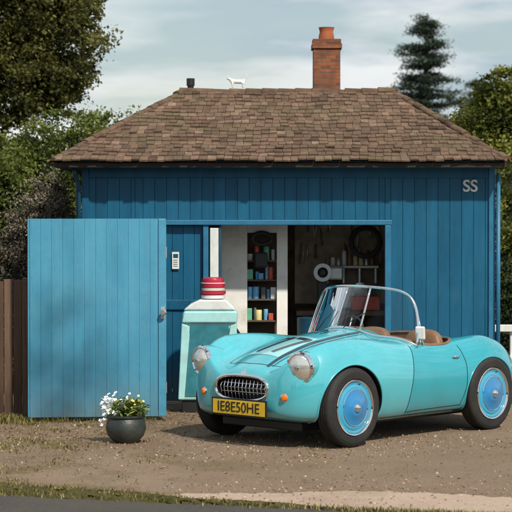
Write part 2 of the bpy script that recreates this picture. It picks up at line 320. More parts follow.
M_peb=tonemat('gravel_stones',[(0,(.12,.085,.06)),(.5,(.28,.20,.14)),(1,(.48,.39,.30))],rough=.9,noise=.3,nscale=30,bump=0)
V=[];F=[];Tn=[]
ico=bmesh.new(); bmesh.ops.create_icosphere(ico,subdivisions=1,radius=1); iv=np.array([v.co[:] for v in ico.verts]); iff=[tuple(v.index for v in f.verts) for f in ico.faces]; ico.free()
for _ in range(18000):
    y=12.1+ (19-12.1)*random.random()**1.1; x=random.uniform(-.15,.15)*y*1.15+random.uniform(-.3,.3)
    if y<edge(x)+.1: continue
    if math.sin(x*2.1+1)+math.sin(y*1.7)+math.sin(x*1.3-y*2.4)+random.gauss(0,.9)<-.3: continue
    s=.0025+.0085*random.random()**4; t=min(1,random.random()**1.5)
    q=iv*(s*rng.uniform(.6,1.3,3))+rng.normal(0,s*.12,iv.shape)+np.array([x,y,s*.3])
    n0=len(V); V+=q.tolist(); F+=[tuple(n0+k for k in f) for f in iff]; Tn+=[t]*len(iv)
mesh('gravel',V,F,M_peb,tone=Tn)
M_litter=leafmat('leaf_litter',(.07,.04,.018),(.17,.10,.04),(.30,.21,.09),.1)
V=[];F=[];Tn=[]
for _ in range(3800):
    q=random.random()
    if q<.35: x,y=random.uniform(-2.8,2.4),random.uniform(12.5,19)
    elif q<.6: x,y=random.uniform(-1.0,.3),random.gauss(17.6,.6)
    else: x,y=random.gauss(-2.0,.6),random.gauss(16.4,.9)
    if y<edge(x) or (y>18.95): continue
    s=random.uniform(.006,.018); a=random.uniform(0,6.28); t=random.random(); n0=len(V)
    for k,(u,v) in enumerate([(-1,0),(0,-.5),(1,0),(0,.5)]):
        V.append((x+s*(u*math.cos(a)-v*math.sin(a)),y+s*(u*math.sin(a)+v*math.cos(a)),.006+(.012*random.random() if k%2 else .004)))
    F.append((n0,n0+1,n0+2,n0+3)); Tn+=[t]*4
mesh('fallen_leaves',V,F,M_litter,tone=Tn)

# ---------------------------------------------------------------- garage
G=empty('garage')
XL,XR,YF,YB,ZT=-1.72,2.37,19.0,22.8,2.40
def boards(s,x0,x1,z0,z1,y,th=.026,wd=.118,off=XL):
    k=math.floor((x0-off)/wd)
    x=off+k*wd
    while x<x1-1e-4:
        a=max(x,x0)+.0012; b=min(x+wd,x1)-.0012
        if b-a>.01: s.box(a,b,y+rng.uniform(0,.003),y+th,z0,z1,rng.random())
        x+=wd
s=Soup()
OX0,OX1,OZ=-1.21,1.29,1.82
boards(s,XL,OX0,0.02,ZT,YF); boards(s,OX1,XR,0.02,ZT,YF); boards(s,OX0,OX1,OZ,ZT,YF)
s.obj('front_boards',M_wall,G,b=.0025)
box('wall_backing_left',XL+.01,OX0-.002,YF+.028,YF+.08,0,ZT-.01,M_wallb,G,0); box('wall_backing_right',OX1+.002,XR-.01,YF+.028,YF+.08,0,ZT-.01,M_wallb,G,0)
box('wall_backing_head',OX0,OX1,YF+.028,YF+.08,OZ+.002,ZT-.01,M_wallb,G,0)
def sideboards(name,xo,xi):
    s=Soup(); y=YF+.035
    while y<YB:
        s.box(min(xo,xi),max(xo,xi),y+.003,y+.145,0.02,ZT,rng.random()); y+=.148
    s.obj(name,M_wall,G,b=.004)
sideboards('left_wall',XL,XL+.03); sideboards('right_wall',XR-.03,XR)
box('left_wall_lining',XL+.033,XL+.05,YF+.085,YB,0,ZT,M_inter,G,0); box('right_wall_lining',XR-.05,XR-.033,YF+.085,YB,0,ZT,M_inter,G,0)
box('back_wall',XL,XR,YB,YB+.1,0,ZT,M_inter,G,0)
box('ceiling',XL+.05,XR-.05,YF+.09,YB,ZT-.06,ZT-.02,M_intw,G,0)
box('floor',XL+.02,XR-.02,YF+.002,YB,.001,.035,M_conc,G,.004)
box('corner_board_right',XR-.045,XR+.02,YF-.022,YF-.002,0,ZT-.02,M_trim,G); box('corner_board_left',XL-.02,XL+.05,YF-.022,YF-.002,0,ZT-.02,M_wall,G)
box('fascia',XL-.2,XR+.04,YF-.24,YF-.215,2.36,2.44,M_dblue,G); box('soffit',XL-.2,XR+.04,YF-.213,YF-.002,2.37,2.39,M_dblue,G,0)
box('frieze_board',XL+.052,XR-.047,YF-.016,YF-.001,2.27,2.368,M_wall,G)
box('lintel',OX0-.06,OX1+.07,YF-.03,YF-.004,1.80,1.85,M_trim,G); box('jamb_right',OX1-.002,OX1+.06,YF-.03,YF-.004,0,1.797,M_trim,G)
box('jamb_left',OX0-.06,OX0+.005,YF-.03,YF-.004,0,1.797,M_trim,G)
box('door_post',-.53,-.475,YF-.01,YF+.09,0.036,1.798,M_trim,G); box('white_jamb',-.46,-.375,YF-.02,YF+.07,.036,1.77,M_white,G)
box('post_inner',-.372,-.345,YF+.0,YF+.08,.036,1.79,M_dblue,G)
s=Soup(); boards(s,OX0+.01,-.535,.04,1.795,YF+.05,wd=.11); s.obj('side_door',M_wall,G,b=.003)
box('side_door_rail',-1.2,-.54,YF+.03,YF+.047,.95,1.05,M_wall,G); box('notice',-.84,-.77,YF+.025,YF+.032,1.36,1.53,M_white,G,0)
box('notice_print_1',-.83,-.78,YF+.0235,YF+.0248,1.47,1.51,M_dblue,G,0)
for i in range(4): box('notice_line_%d'%i,-.83,-.785,YF+.0235,YF+.0248,1.385+i*.02,1.391+i*.02,M_black,G,0)
tube('downpipe_right',[(XR+.045,YF-.06,2.32),(XR+.045,YF-.06,.05)],.022,M_trim,G)
tube('downpipe_left',[(XL-.08,YF-.14,2.36),(XL-.08,YF-.12,2.30),(XL-.05,YF-.05,2.22),(XL-.05,YF-.05,.05)],.024,M_dblue,G)
text('house_number','SS',.165,M_white,Matrix.Translation((2.14,YF-.012,2.185))@Matrix.Rotation(math.radians(90),4,'X'),G,ext=.008,bold=.003)
EX0,EX1,EY0,EY1,EZ=-1.99,2.47,18.72,23.08,2.42
RX0,RX1,RY,RZ=-.80,1.50,20.9,3.24
c=[Vector((EX0,EY0,EZ)),Vector((EX1,EY0,EZ)),Vector((EX1,EY1,EZ)),Vector((EX0,EY1,EZ))]; ra,rb=Vector((RX0,RY,RZ)),Vector((RX1,RY,RZ))
mesh('roof_deck',[p+Vector((0,0,-.01)) for p in c+[ra,rb]]+[p+Vector((0,0,-.05)) for p in c],[(0,1,5,4),(1,2,5),(2,3,4,5),(3,0,4),(6,9,8,7),(0,6,7,1),(1,7,8,2),(2,8,9,3),(3,9,6,0)],M_under,G)
s=Soup()
def slope(E0,E1,R0,R1,rows=19,tw=.084):
    ax=(E1-E0).normalized(); mid=((R0+R1)/2-(E0+E1)/2); up=(mid-ax*mid.dot(ax)); Ls=up.length; up=up/Ls; nrm=ax.cross(up).normalized()
    if nrm.z<0: nrm=-nrm
    W=(E1-E0).length; l1=(R0-E0).dot(ax); r1=(R1-E0).dot(ax); rh=Ls/rows
    sag=lambda u,v:-.025*math.sin(math.pi*max(0,min(1,u/W)))*math.sin(math.pi*max(0,min(1,v/Ls)))+.006*math.sin(u*5+v*3)
    for i in range(rows):
        v0=i*rh-(.03 if i else .045); v1=(i+1)*rh+.01
        la=l1*max(0,(i))/rows; rb_=W+(r1-W)*i/rows; lb=l1*(i+1)/rows; rt=W+(r1-W)*(i+1)/rows
        x=-(.5 if i%2 else 0)*tw+rng.uniform(-.02,.02); rowt=rng.uniform(-.10,.10)
        while x<W:
            tw2=tw*rng.uniform(.88,1.12); a=x+.002;b=x+tw2-.002; x+=tw2
            a0,b0=max(a,la),min(b,rb_); a1,b1=max(a,lb),min(b,rt)
            if b0-a0<.01: continue
            if b1<a1: a1=b1=min(max((a0+b0)/2,lb),rt)
            j=rng.uniform(-.014,.012); h=rng.uniform(.018,.034)+ (.010 if rng.random()<.015 else 0); t=float(np.clip(rng.normal(.5,.17)+rowt,0,1)); j2=rng.uniform(-.01,.01)
            P=lambda u,vv,hh:E0+ax*u+up*vv+nrm*(hh+sag(u,vv)+.02)
            s.hexa([P(a0,v0+j,h-.016),P(b0,v0+j+j2,h-.016),P(b1,v1,.0),P(a1,v1,.0),P(a0,v0+j,h),P(b0,v0+j+j2,h+rng.uniform(-.004,.004)),P(b1,v1,.014),P(a1,v1,.014)],t)
slope(c[0],c[1],ra,rb); slope(c[1],c[2],rb,rb,tw=.14); slope(c[2],c[3],rb,ra,tw=.14); slope(c[3],c[0],ra,ra,tw=.14)
s.obj('roof_tiles',M_roof,G)
V=[];F=[];Tn=[]
def ridge(A,B,r=.055,seg=.2):
    d=(B-A); Lr=d.length; d=d/Lr; side=d.cross(Vector((0,0,1))).normalized(); up=side.cross(d).normalized(); k=int(Lr/seg)
    for i in range(k):
        p0=A+d*(i*Lr/k-.01); p1=A+d*((i+1)*Lr/k); t=rng.uniform(.1,.6); n0=len(V); dz=rng.uniform(-.012,.012)
        for p,rr in ((p0,r),(p1,r*.86)):
            for q in range(9):
                an=math.pi*q/8; V.append(p+side*math.cos(an)*rr*1.3+up*(math.sin(an)*rr+dz-.012)); Tn.append(t)
        for q in range(8): F.append((n0+q,n0+q+1,n0+9+q+1,n0+9+q))
        F.append(tuple(n0+q for q in range(9)))
ridge(ra+Vector((-.03,0,.02)),rb+Vector((.03,0,.02)),.055,.17)
for e,rr in ((c[0],ra),(c[3],ra),(c[1],rb),(c[2],rb)): ridge(e+Vector((0,0,.035)),rr+Vector((0,0,.035)),.036,.14)
mesh('ridge_tiles',V,F,M_roof,G,tone=Tn)
CX,CY=.79,21.35
ch=empty('chimney',(CX,CY,0)); ch.parent=G
def cbox(n,hx,z0,z1,m,b=.004): return box(n,-hx,hx,-hx,hx,z0,z1,m,ch,b)
cbox('chimney_stack',.15,2.9,3.76,M_brick); cbox('chimney_corbel',.168,3.763,3.82,M_brick); cbox('chimney_top_course',.158,3.823,3.87,M_brick)
cbox('chimney_flashing',.165,3.0,3.17,M_steel)
M_terra=paint('terracotta',(.30,.09,.035),rough=.85,var=.35,dirt=(.06,.04,.03),dirtamt=.6)
lathe('chimney_pot',[(.09,3.872),(.085,3.92),(.075,3.96),(.085,4.0),(.09,4.01),(.065,4.01),(.06,3.9)],M_terra,ch,n=24)
lathe('flue_pipe',[(.035,3.0),(.035,3.33),(.045,3.33),(.045,3.41),(.03,3.41)],M_black,G,n=16,mtx=Matrix.Translation((-.72,20.95,0)))

# interior
YP=19.55
box('partition_limewashed',-.36,-.09,YP,YP+.06,.036,1.9,M_intw,G,0); box('partition_panel',.215,.325,YP,YP+.06,.036,1.9,M_intw,G,0)
box('partition_head',-.088,.213,YP,YP+.06,1.72,1.9,M_intw,G,0)
IC=empty('storage_shelves',(0,YP-20,0))
box('shelves_back',-.09,.215,20.30,20.32,.04,1.72,M_dwood,IC,0)
for i,z in enumerate((.5,.80,1.02,1.22,1.42)): box('shelf_%d'%i,-.088,.213,20.03,20.298,z,z+.016,M_dwood,IC,.002)
cols=[(.5,.08,.05),(.14,.40,.65),(.65,.55,.25),(.12,.4,.25),(.6,.6,.58),(.10,.10,.10),(.1,.34,.58)]
mc=[paint('tin_%d'%i,c_,rough=.4,var=.3) for i,c_ in enumerate(cols)]
for z in (.517,.817,1.037,1.237,1.437):
    x=-.065
    while x<.19:
        wd=random.uniform(.014,.034); h=random.uniform(.06,.15)
        if random.random()<.6: lathe('tin',[(wd*.98,z),(wd,z+.005),(wd,z+h),(wd*.9,z+h+.004)],random.choice(mc),IC,n=16,mtx=Matrix.Translation((x,20.1,0)))
        else: box('carton',x-wd,x+wd,20.05,20.15,z,z+h,random.choice(mc),IC,.003)
        x+=wd*2+.008
tube('hanging_coil',[(.06+.10*math.cos(a),19.98,1.66+.06*math.sin(a)) for a in np.linspace(0,6.28,24)],.02,M_black,IC)
box('hanging_bag',-.02,.12,19.95,19.99,1.36,1.52,M_black,IC,.02)
WB=empty('workbench',(0,-.35,0))
box('bench_top',.42,2.2,20.2,20.8,.85,.9,M_dwood,WB)
for i,(x,y) in enumerate(((.47,20.25),(2.1,20.25),(.47,20.7),(2.1,20.7))): box('bench_leg_%d'%i,x,x+.07,y,y+.07,.04,.848,M_dwood,WB)
box('wall_shelf',.72,1.30,20.5,20.75,1.34,1.365,M_grey,WB); box('tool_board',.42,2.2,20.85,20.88,.95,2.1,M_inter,WB,0)
for i in range(4): box('bracket_%d'%i,.75+i*.17,.77+i*.17,20.52,20.75,1.18,1.338,M_steel,WB,.002)
BG=empty('bench_grinder',(.70,20.05,0))
lathe('grinding_wheel',[(.02,-.02),(.095,-.02),(.10,0),(.095,.02),(.02,.02)],M_steel,BG,mtx=Matrix.Translation((0,-.1,1.30))@Matrix.Rotation(math.radians(90),4,'X'),n=32)
lathe('grinder_hub',[(.05,-.03),(.055,.0),(.03,.03)],M_black,BG,mtx=Matrix.Translation((0,-.125,1.30))@Matrix.Rotation(math.radians(90),4,'X'),n=24)
box('grinder_stand',-.05,.05,-.07,.07,.905,1.22,M_black,BG); box('grinder_motor',-.08,.22,-.07,.08,1.22,1.36,M_steel,BG,.02)
for i in range(9):
    x=.76+i*.06; hh=random.uniform(.06,.17); lathe('jar_%d'%i,[(.022,1.367),(.026,1.37),(.026,1.367+hh*.8),(.015,1.367+hh)],random.choice([mc[2],mc[4],M_tan,M_white,M_grey,M_steel]),WB,n=14,mtx=Matrix.Translation((x,20.6,0)))
box('toolbox',1.0,1.3,20.25,20.45,.902,1.05,mc[0],WB,.01); box('engine_block',.85,1.2,20.5,20.72,.905,1.16,M_steel,WB,.02)
lathe('pulley',[(.02,-.02),(.07,-.02),(.06,0),(.07,.02),(.02,.03)],M_steel,WB,n=28,mtx=Matrix.Translation((1.1,20.46,1.12))@Matrix.Rotation(math.radians(90),4,'X'))
for i in range(24):
    x=random.uniform(.45,1.35); z=random.uniform(1.5,1.95); l=random.uniform(.1,.25); r_=random.uniform(.006,.016); tube('hung_tool_%d'%i,[(x,20.83,z),(x+random.uniform(-.02,.02),20.82,z-l)],r_,random.choice([M_steel,M_tan,M_grey]),WB,n=6)
tube('hung_tyre',[(1.15+.15*math.cos(a),20.3,1.62+.15*math.sin(a)) for a in np.linspace(0,2*math.pi,28,endpoint=False)],.03,M_tyre,WB,closed=True)
DR=empty('oil_drum',(.62,19.45,0))
lathe('drum_shell',[(.2,.04),(.2,.3),(.207,.31),(.2,.32),(.2,.6),(.207,.61),(.2,.62),(.2,.85),(.18,.85)],M_dblue,DR,n=30)

# ---------------------------------------------------------------- folding door
D=empty('folding_door')
def leaf(name,P0,P1,z0,z1,mat,wd=.10):
    d=Vector((P1[0]-P0[0],P1[1]-P0[1],0)); Lg=d.length; ang=math.atan2(d.y,d.x)
    e=empty(name,(P0[0],P0[1],0),ang); e.parent=D
    s=Soup(); x=0
    while x<Lg-.01:
        b=min(x+wd,Lg); s.box(x+.0006,b-.0006,-.022+rng.uniform(0,.0010),-.006,z0,z1,rng.random()); x=b
    s.obj(name+'_boards',mat,e,b=.0011)
    box(name+'_sheet',.001,Lg-.001,-.005,.0,z0+.002,z1-.002,M_doorb,e,0)
    for nme,za,zb in (('top',z1-.14,z1-.02),('mid',.95,1.07),('bot',z0+.05,z0+.17)): box(name+'_rail_'+nme,.01,Lg-.01,.002,.035,za,zb,mat,e)
    return e,Lg
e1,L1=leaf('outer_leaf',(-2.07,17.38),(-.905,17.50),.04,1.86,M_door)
M_stile=paint('stile_paint',(.06,.26,.40),rough=.45,var=.15,bump=.15)
box('leaf_edge_stile',L1+.004,L1+.075,-.028,.03,.04,1.86,M_stile,e1); box('leaf_left_stile',-.02,-.002,-.026,.03,.04,1.86,M_stile,e1)
lathe('door_knob',[(.012,0),(.012,.03),(.028,.04),(.03,.055),(.018,.07)],M_chrome,e1,n=20,mtx=Matrix.Translation((L1+.045,-.03,1.0))@Matrix.Rotation(math.radians(90),4,'X'))
box('lock_plate',L1+.025,L1+.062,-.032,-.0285,.94,1.05,M_steel,e1,0)
e2,L2=leaf('inner_leaf',(-.85,17.56),(-1.185,18.93),.05,1.80,M_door)
for z in (.3,1.55): lathe('hinge',[(.012,z-.05),(.012,z+.05)],M_steel,D,n=10,mtx=Matrix.Translation((-.835,17.545,0)))

# ---------------------------------------------------------------- fuel pump
FP=empty('fuel_pump',(-.46,18.35,0))
def prism(name,outline,y0,y1,mat,parent,b=.01):
    n=len(outline); V=[(x,y0,z) for x,z in outline]+[(x,y1,z) for x,z in outline]
    F=[tuple(range(n)),tuple(range(2*n-1,n-1,-1))]+[(i,i+n,(i+1)%n+n,(i+1)%n) for i in range(n)]
    o=mesh(name,V,F,mat,parent); bm=bmesh.new(); bm.from_mesh(o.data); bmesh.ops.recalc_face_normals(bm,faces=bm.faces); bm.to_mesh(o.data); bm.free()
    if b: bev(o,b,3)
    return o
box('plinth',-.25,.25,-.14,.16,0,.12,M_black,FP)
prism('pump_body',[(-.285,.12),(.285,.12),(.275,.85),(.285,.93),(.26,1.0),(-.225,1.0),(-.25,.93),(-.255,.85)],-.17,.18,M_pump,FP,.025)
prism('pump_frame_left',[(-.285,.13),(-.225,.13),(-.175,.75),(-.19,.84),(-.252,.86)],-.20,-.168,M_pump,FP,.01)
prism('pump_frame_right',[(.285,.13),(.225,.13),(.20,.75),(.215,.84),(.275,.86)],-.20,-.168,M_pump,FP,.01)
prism('pump_recess',[(-.22,.16),(.22,.16),(.20,.84),(-.17,.84)],-.178,-.172,M_pump2,FP,0)
box('pump_nozzle_rest',-.05,.10,-.2,-.179,.55,.62,M_steel,FP,.01)
prism('pump_top_panel',[(-.25,.865),(.275,.865),(.28,.975),(-.23,.975)],-.205,-.172,M_pump,FP,.015)
prism('pump_hood',[(-.235,.985),(.265,.985),(.24,1.02),(.17,1.085),(-.08,1.085),(-.17,1.04)],-.185,.19,M_white,FP,.015)
tube('pump_hose',[(.27,-.12,.8),(.34,-.16,.7),(.36,-.18,.45),(.32,-.2,.25),(.27,-.17,.3),(.24,-.2,.5)],.014,M_black,FP)
TM=Matrix.Translation((.045,-.02,0))
lathe('tin_base',[(.08,1.088),(.115,1.095),(.118,1.125),(.1,1.13)],M_white,FP,mtx=TM)
lathe('tin_band_red',[(.1,1.131),(.124,1.135),(.124,1.165),(.1,1.167)],M_red,FP,mtx=TM)
lathe('tin_band_white',[(.1,1.168),(.112,1.170),(.112,1.195),(.1,1.197)],M_cream,FP,mtx=TM)
lathe('tin_band_upper',[(.1,1.198),(.114,1.20),(.114,1.235),(.1,1.237)],M_red,FP,mtx=TM)
lathe('tin_cap',[(.1,1.238),(.104,1.24),(.106,1.27),(.10,1.285),(.06,1.297),(.02,1.30)],M_red,FP,mtx=TM)
lathe('tin_rim',[(.105,1.236),(.117,1.238),(.117,1.244),(.105,1.246)],M_white,FP,mtx=TM)

# ---------------------------------------------------------------- flower pot
PP=empty('flower_pot',(-1.08,15.75,0))
lathe('pot',[(.09,0),(.105,.01),(.15,.06),(.168,.12),(.16,.17),(.145,.20),(.158,.215),(.158,.23),(.14,.23),(.135,.20),(.02,.19)],M_pot,PP)
M_pl=leafmat('pot_leaves',(.04,.07,.015),(.13,.19,.04),(.38,.40,.10),.3); M_fl=paint('petals',(.80,.80,.77),rough=.6,var=.06); M_yf=paint('yellow_petals',(.75,.62,.2),rough=.6,var=.15)
def leaves(name,P,size,mat,parent=None,up=.3,asp=.5,tone=None):
    n=len(P); nr=rng.normal(size=(n,3)); nr[:,2]=np.abs(nr[:,2])+up; nr/=np.linalg.norm(nr,axis=1)[:,None]
    t=rng.normal(size=(n,3)); t-=nr*(t*nr).sum(1)[:,None]; t/=np.linalg.norm(t,axis=1)[:,None]; b=np.cross(nr,t)
    s=size*rng.uniform(.6,1.3,n)[:,None]
    V=np.stack([P-t*s*.5,P+b*s*asp*.5+nr*s*.08,P+t*s*.5,P-b*s*asp*.5+nr*s*.08],1).reshape(-1,3)
    if tone is None: tone=np.clip(rng.normal(.5,.22,n),0,1)
    me=bpy.data.meshes.new(name); me.vertices.add(4*n); me.vertices.foreach_set('co',V.ravel().astype(np.float32))
    me.loops.add(4*n); me.loops.foreach_set('vertex_index',np.arange(4*n,dtype=np.int32)); me.polygons.add(n)
    me.polygons.foreach_set('loop_start',np.arange(0,4*n,4,dtype=np.int32)); me.update(calc_edges=True); me.validate()
    me.materials.append(mat); at=me.attributes.new('tone','FLOAT','POINT'); at.data.foreach_set('value',np.repeat(tone,4).astype(np.float32))
    o=bpy.data.objects.new(name,me); return link(o,parent)
d_=rng.normal(size=(620,3)); d_/=np.linalg.norm(d_,axis=1)[:,None]
leaves('leaves',np.array((.02,0,.27))+d_*np.array((.175,.14,.105))*(rng.random(620)**.4)[:,None],.055,M_pl,PP,up=.8,asp=.4)
def flowers(name,C,R,n,s,mat):
    V=[];F=[]
    for _ in range(n):
        p=Vector(C)+Vector([random.gauss(0,.5)*r for r in R]); nn=Vector((random.gauss(0,.4),random.gauss(-.6,.4),1)).normalized(); u=nn.orthogonal().normalized(); v=nn.cross(u)
        for k in range(5):
            a=2*math.pi*k/5; d=u*math.cos(a)+v*math.sin(a); e=nn.cross(d); n0=len(V)
            V+=[p,p+d*s*.6+e*s*.35+nn*s*.2,p+d*s+nn*s*.15,p+d*s*.6-e*s*.35+nn*s*.2]; F.append((n0,n0+1,n0+2,n0+3))
    mesh(name,V,F,mat,PP)
flowers('white_flowers',(-.13,-.03,.30),(.07,.07,.10),85,.02,M_fl); flowers('yellow_flowers',(.06,-.06,.33),(.14,.08,.06),16,.013,M_yf); flowers('white_flowers_small',(.0,-.05,.35),(.08,.08,.05),8,.014,M_fl)
for i in range(14):
    a=random.uniform(0,6.28); q=random.uniform(.05,.14); tube('stem_%d'%i,[(q*.3*math.cos(a),q*.3*math.sin(a),.2),(q*math.cos(a),q*math.sin(a),random.uniform(.3,.38))],.003,M_bark,PP,n=5)

# ---------------------------------------------------------------- fence, gate
FE=empty('wooden_fence')
s=Soup(); x=-5.5
while x<-2.13:
    h=1.30+rng.uniform(-.03,.03); y=17.75+rng.uniform(-.01,.01); s.box(x,x+.08,y,y+.02,.03,h,rng.random()); x+=.085
s.obj('pales',M_fence,FE,b=.003); box('fence_rail_1',-5.5,-2.1,17.78,17.83,.3,.38,M_dwood,FE); box('fence_rail_2',-5.5,-2.1,17.78,17.83,1.0,1.08,M_dwood,FE)
for i in range(3): box('fence_post_%d'%i,-2.2-i*1.6,-2.1-i*1.6,17.85,17.95,0,1.3,M_dwood,FE)
WF=empty('white_gate',(0,22,0))
for i,z in enumerate((.2,.56)): box('gate_rail_%d'%i,2.70,6,-.02,.02,z,z+.08,M_white,WF)
for i in range(4): box('gate_post_%d'%i,2.95+i*1.0,3.03+i*1.0,.025,.1,0,.62,M_white,WF)

# ---------------------------------------------------------------- trees
def limbs(par,base,top,r0,crown,nb=9,mat=M_bark):
    base=Vector(base);top=Vector(top); pts=[base.lerp(top,i/6)+Vector((random.gauss(0,.06),random.gauss(0,.06),0))*(i>0) for i in range(7)]
    tube('trunk',pts,r0,mat,par,rs=[r0*(1.25 if i==0 else 1-.11*i) for i in range(7)],n=12)
    for b in range(nb):
        f=random.uniform(.4,.95); p=base.lerp(top,f); C,R=random.choice(crown); q=Vector(C)+Vector([random.uniform(-.7,.7)*R[k] for k in range(3)])
        m=p.lerp(q,.5)+Vector((0,0,-.15+.2*random.random())); r=r0*.38*(1-.4*f)
        tube('limb_%d'%b,[p,p.lerp(m,.5)+Vector((0,0,.05)),m,m.lerp(q,.5),q],r,mat,par,rs=[r,r*.8,r*.6,r*.4,r*.12],n=7)
def crownleaves(name,crown,nclump,per,size,mat,parent,cr=.2,squash=.7,tb=0,zmin=.02):
    P=[];Tn=[]
    vol=np.array([R[0]*R[1]*R[2] for _,R in crown])**.67; vol/=vol.sum()
    for (C,R),w_ in zip(crown,vol):
        for _ in range(int(nclump*w_)):
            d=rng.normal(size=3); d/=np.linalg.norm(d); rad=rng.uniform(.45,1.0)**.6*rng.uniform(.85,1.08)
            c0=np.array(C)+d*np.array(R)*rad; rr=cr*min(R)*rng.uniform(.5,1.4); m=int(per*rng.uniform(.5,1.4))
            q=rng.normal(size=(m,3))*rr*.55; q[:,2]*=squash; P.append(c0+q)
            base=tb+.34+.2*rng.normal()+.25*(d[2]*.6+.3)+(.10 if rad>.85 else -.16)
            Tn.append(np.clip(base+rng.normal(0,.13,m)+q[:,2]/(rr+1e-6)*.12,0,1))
    P=np.concatenate(P);Tn=np.concatenate(Tn); k=P[:,2]>zmin
    return leaves(name,P[k],size,mat,parent,up=.2,asp=.55,tone=Tn[k])
ML_left=leafmat('leaf_olive',(.02,.026,.008),(.10,.105,.025),(.23,.22,.065),.4)
ML_green=leafmat('leaf_green',(.014,.026,.007),(.075,.105,.02),(.20,.23,.05),.35)
ML_lime=leafmat('leaf_lime',(.025,.04,.008),(.12,.14,.022),(.28,.27,.055),.35)
ML_dark=leafmat('leaf_conifer',(.008,.017,.012),(.028,.05,.034),(.07,.11,.065),.1)
ML_yew=leafmat('leaf_yew',(.01,.02,.008),(.03,.05,.016),(.08,.11,.03),.2)
ML_dry=leafmat('leaf_dry',(.035,.03,.022),(.13,.11,.08),(.27,.235,.18),.15)
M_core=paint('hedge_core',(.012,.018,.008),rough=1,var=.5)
T1=empty('oak_tree'); cr1=[((-3.9,28,5.0),(1.5,1.3,1.15)),((-3.15,28.2,4.5),(.95,.9,.8)),((-4.7,27.6,4.1),(1.3,1.2,1.0)),((-3.3,27.8,5.4),(.8,.8,.6)),((-3.6,27.6,3.75),(1.1,.9,.65)),((-2.75,28,5.0),(.5,.5,.5)),((-3.9,28,6.2),(1.2,1,.6)),((-2.9,27.8,3.9),(.6,.6,.5))]
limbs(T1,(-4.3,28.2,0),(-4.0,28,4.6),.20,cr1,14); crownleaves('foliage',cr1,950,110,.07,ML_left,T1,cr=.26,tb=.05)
def hedge(name,blobs,nclump,per,size,mat,core=True,cr=.22,k0=.66,tb=0):
    e=empty(name)
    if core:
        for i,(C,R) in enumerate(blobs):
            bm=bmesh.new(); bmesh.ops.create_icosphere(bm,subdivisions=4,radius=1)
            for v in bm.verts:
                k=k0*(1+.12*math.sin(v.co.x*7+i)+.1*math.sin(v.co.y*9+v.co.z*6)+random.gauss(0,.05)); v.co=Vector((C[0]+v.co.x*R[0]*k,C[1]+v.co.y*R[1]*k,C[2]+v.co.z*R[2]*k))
            me=bpy.data.meshes.new('dark_filler'); bm.to_mesh(me); bm.free(); me.materials.append(M_core); link(bpy.data.objects.new('dark_filler',me),e)  # solid dark lump added inside the leaves to close see-through gaps
    crownleaves('foliage',blobs,nclump,per,size,mat,e,cr=cr,tb=tb); return e
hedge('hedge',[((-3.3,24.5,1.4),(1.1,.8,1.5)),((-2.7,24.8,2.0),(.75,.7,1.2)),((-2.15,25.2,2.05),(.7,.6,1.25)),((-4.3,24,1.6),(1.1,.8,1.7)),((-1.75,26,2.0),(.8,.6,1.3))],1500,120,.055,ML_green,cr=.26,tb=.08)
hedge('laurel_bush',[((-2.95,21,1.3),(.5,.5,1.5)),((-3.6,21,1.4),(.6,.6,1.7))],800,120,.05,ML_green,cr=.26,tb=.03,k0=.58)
hedge('dry_shrub',[((-2.20,20.2,1.25),(.34,.4,1.10)),((-2.5,20.3,.9),(.4,.4,1.1))],700,130,.03,ML_dry,cr=.28)
T2=empty('ash_tree'); cr2=[((3.9,28,2.9),(1.0,.9,.9)),((3.3,28.3,2.6),(.8,.8,.95)),((4.6,28,2.7),(1,.9,1.2)),((3.5,28,1.3),(1.0,.8,1.2)),((3.9,28,3.7),(.75,.6,.45))]
limbs(T2,(4.0,28.3,0),(3.9,28.2,2.8),.15,cr2,12); crownleaves('foliage',cr2,950,105,.065,ML_lime,T2,cr=.28)
hedge('hedge',[((3.2,25,1.3),(.8,.7,1.6)),((4.3,25,1.3),(.9,.7,1.6)),((2.95,24,.9),(.5,.5,1.3))],900,115,.055,ML_lime,cr=.27)
hedge('yew_hedge',[((3.2,23.3,.45),(.55,.4,.85)),((3.9,23.3,.45),(.6,.4,.9))],450,110,.04,ML_yew,cr=.28)
# unseen tree added left of view, its bough placed to shade the folding door
T3=empty('added_shade_tree'); cr3=[((.30,13.72,4.60),(.50,.32,.36)),((.18,13.72,5.0),(.36,.28,.32)),((.10,13.7,5.4),(.2,.2,.28)),((-2.6,13.2,5.7),(1.0,.9,.6)),((-4.6,12.8,5.9),(1.8,1.5,1.1)),((-5.4,13.5,5.0),(1.4,1.3,.9))]
tube('trunk',[(-4.9,13.2,0),(-4.85,13.2,1.5),(-4.9,13.1,3),(-4.7,13.1,4.6),(-4.7,13,5.8)],.2,M_bark,T3,rs=[.26,.2,.18,.15,.08],n=12)
tube('bough',[(-4.8,13.15,4.0),(-3.6,13.2,4.7),(-2.2,13.3,5.1),(-.8,13.5,5.15),(.3,13.7,4.8),(.6,13.75,4.6)],.07,M_bark,T3,rs=[.10,.08,.06,.045,.03,.012],n=8)
crownleaves('foliage',cr3[:3],24,48,.055,ML_green,T3,cr=.5); crownleaves('foliage_crown',cr3[3:],260,80,.08,ML_green,T3,cr=.25)
